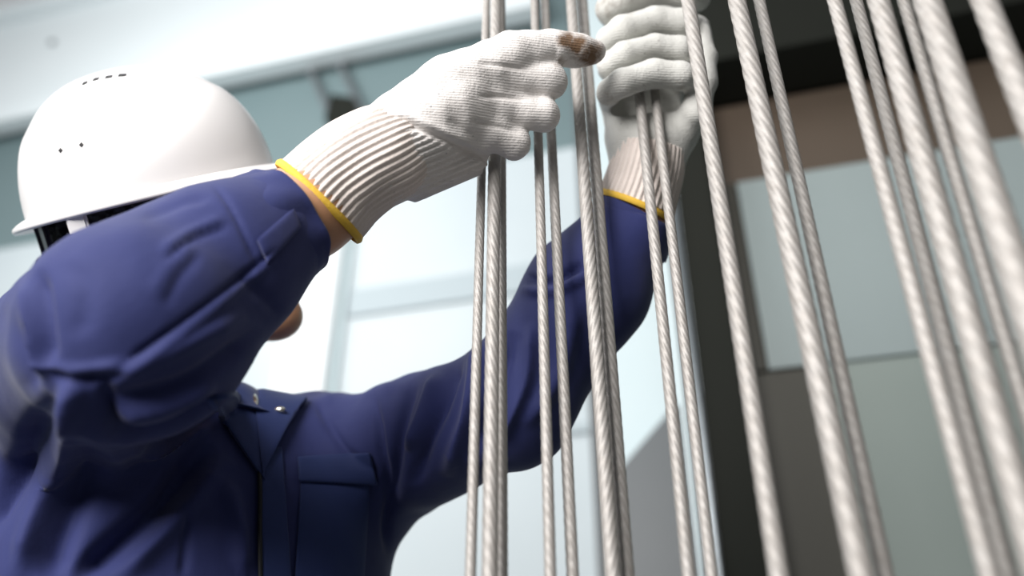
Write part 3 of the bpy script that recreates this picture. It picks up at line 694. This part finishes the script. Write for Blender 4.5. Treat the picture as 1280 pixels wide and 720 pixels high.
# suspension: head band, nape strap with ratchet
def ring(name, z, rx, ry, h, th, m, a0=0, a1=2 * math.pi, dz=lambda a: 0, n=90):
    V = []
    closed = abs(a1 - a0 - 2 * math.pi) < 1e-3
    A = np.linspace(a0, a1, n, endpoint=not closed)
    for a in A:
        for o_, zz_ in ((0, -h / 2), (th, -h / 2), (th, h / 2), (0, h / 2)): V.append(hd_((rx + o_) * math.cos(a) - .008, (ry + o_) * math.sin(a), z + zz_ + dz(a)))
    Q = []
    for i in range(n if closed else n - 1):
        k = (i + 1) % n
        for j in range(4): Q.append((i * 4 + j, k * 4 + j, k * 4 + (j + 1) % 4, i * 4 + (j + 1) % 4))
    if not closed: Q.append((3, 2, 1, 0)); Q.append(tuple((n - 1) * 4 + j for j in range(4)))
    return from_arrays(name, V, Q, m, hat, False)
ring('head_band', .018, .106, .088, .020, .003, M['blackpl'])
ring('nape_strap', -.030, .118, .096, .030, .004, M['blackpl'], math.radians(125), math.radians(235), lambda a: -.016 * (-math.cos(a)))
for a in (140, 155, 170, 188, 205, 220):
    a = math.radians(a); p = Vector(hd_(.121 * math.cos(a) - .008, .0985 * math.sin(a), -.022)); rad = (Vector(hf) * math.cos(a) + Vector(hl) * math.sin(a)).normalized()
    slab('strap_slider', p, Vector(hn).cross(rad), hn, rad, .010, .052, .006, M['blackpl'], hat, .002)
bm = bmesh.new(); bmesh.ops.create_cone(bm, cap_ends=True, segments=28, radius1=.018, radius2=.016, depth=.014)
bmesh.ops.transform(bm, matrix=Matrix.Translation(Vector(hd_(-.138, 0, -.048))) @ Vector(-hf).to_track_quat('Z', 'Y').to_matrix().to_4x4(), verts=bm.verts)
me = bpy.data.meshes.new('ratchet_knob'); bm.to_mesh(me); bm.free(); link('ratchet_knob', me, M['blackpl'], hat, False)

# ------------------------------------------------------------------ steel ropes, each a twisted eight strand cable
def rope(xt, xb, Y, wpx, label, hand=1, y_hold=None):
    a = onY(xt, 0, Y); b = onY(xb, 720, Y); t = (a - b).normalized()
    dm = Y / math.cos(TH); r = wpx * dm / F / 2
    top = a + t * (3.55 - a.z) / t.z; bot = b + t * (0.002 - b.z) / t.z
    z0, z1 = b.z - .10, a.z + .14
    ns = 8; per = 5; seg = ns * per; lay = 2 * r * 8.5
    ang_ = np.linspace(0, 2 * math.pi, seg, endpoint=False)
    ph = np.abs(((ang_ * ns / (2 * math.pi)) % 1) - .5) * 2
    prof_ = r * (1 - .08 * ph ** 2.2)
    zs = np.concatenate([np.linspace(bot.z, z0, 40, endpoint=False), np.arange(z0, z1, .0045), np.linspace(z1, top.z, 30)])
    e1 = np.cross(t, (0, 1, 0)); e1 /= np.linalg.norm(e1); e2 = np.cross(t, e1)
    C = np.array(b)[None, :] + np.array(t)[None, :] * ((zs - b.z) / t.z)[:, None]
    A = ang_[None, :] - hand * (2 * math.pi * zs / lay)[:, None]
    V = C[:, None, :] + prof_[None, :, None] * (np.cos(A)[..., None] * e1 + np.sin(A)[..., None] * e2)
    n = len(zs); V = V.reshape(-1, 3); i = np.arange(n - 1)[:, None]; j = np.arange(seg)[None, :]; k = (j + 1) % seg
    Q = np.stack([i * seg + j, i * seg + k, (i + 1) * seg + k, (i + 1) * seg + j], -1).reshape(-1, 4)
    o = from_arrays('steel_rope', V, Q.tolist() + [list(range(seg))[::-1], [(n - 1) * seg + x for x in range(seg)]], M['rope'])
    tag(o, label, 'rope', 'steel hoist ropes hanging in the shaft')
    return o
ROPES = [
 (608, 588, .665, 12, 'thin steel rope furthest left, passing behind the wrist of the pointing glove'),
 (620, 612, .653, 17, 'thick twisted steel rope, second from left, behind the ring of curled glove fingers'),
 (627, 628, .676, 12, 'thin steel rope tucked against the right side of the thick second rope'),
 (668, 688, .665, 13, 'left steel rope of the slim pair just under the curled finger ends'),
 (681, 716, .680, 13.5, 'right steel rope of the slim pair just under the curled finger ends'),
 (714, 766, .665, 17, 'left steel rope of the thick touching pair below the pointing fingertip'),
 (728, 784, .684, 16, 'right steel rope of the thick touching pair below the pointing fingertip'),
 (787, 861, .665, 14.5, 'left one of the two steel ropes gripped in the grey clenched glove'),
 (805, 890, .668, 13.5, 'right one of the two steel ropes gripped in the grey clenched glove'),
 (860, 974, .58, 22, 'single steel rope passing in front of the clenched glove'),
 (921, 1077, .55, 28, 'thick left rope of the pair standing alone right of the clenched glove'),
 (949, 1107, .575, 18, 'thinner rear rope of the pair standing alone right of the clenched glove'),
 (1043, 1237, .50, 22, 'leftmost steel rope of the dense blurred bundle at the right'),
 (1070, 1260, .53, 19, 'second rope from the left in the dense blurred bundle, slim'),
 (1098, 1300, .47, 33, 'thick third rope from the left in the dense blurred bundle'),
 (1129, 1344, .485, 19, 'slim fourth rope of the blurred bundle, close beside the thickest rope'),
 (1159, 1392, .42, 42, 'thickest blurred rope, at the right end of the dense bundle'),
 (1230, 1510, .40, 38, 'blurred rope crossing the top right corner of the picture'),
]
for i, (a, b, Y, wd, lab) in enumerate(ROPES): rope(a, b, Y, wd, lab, -1 if i in (5,) else 1)
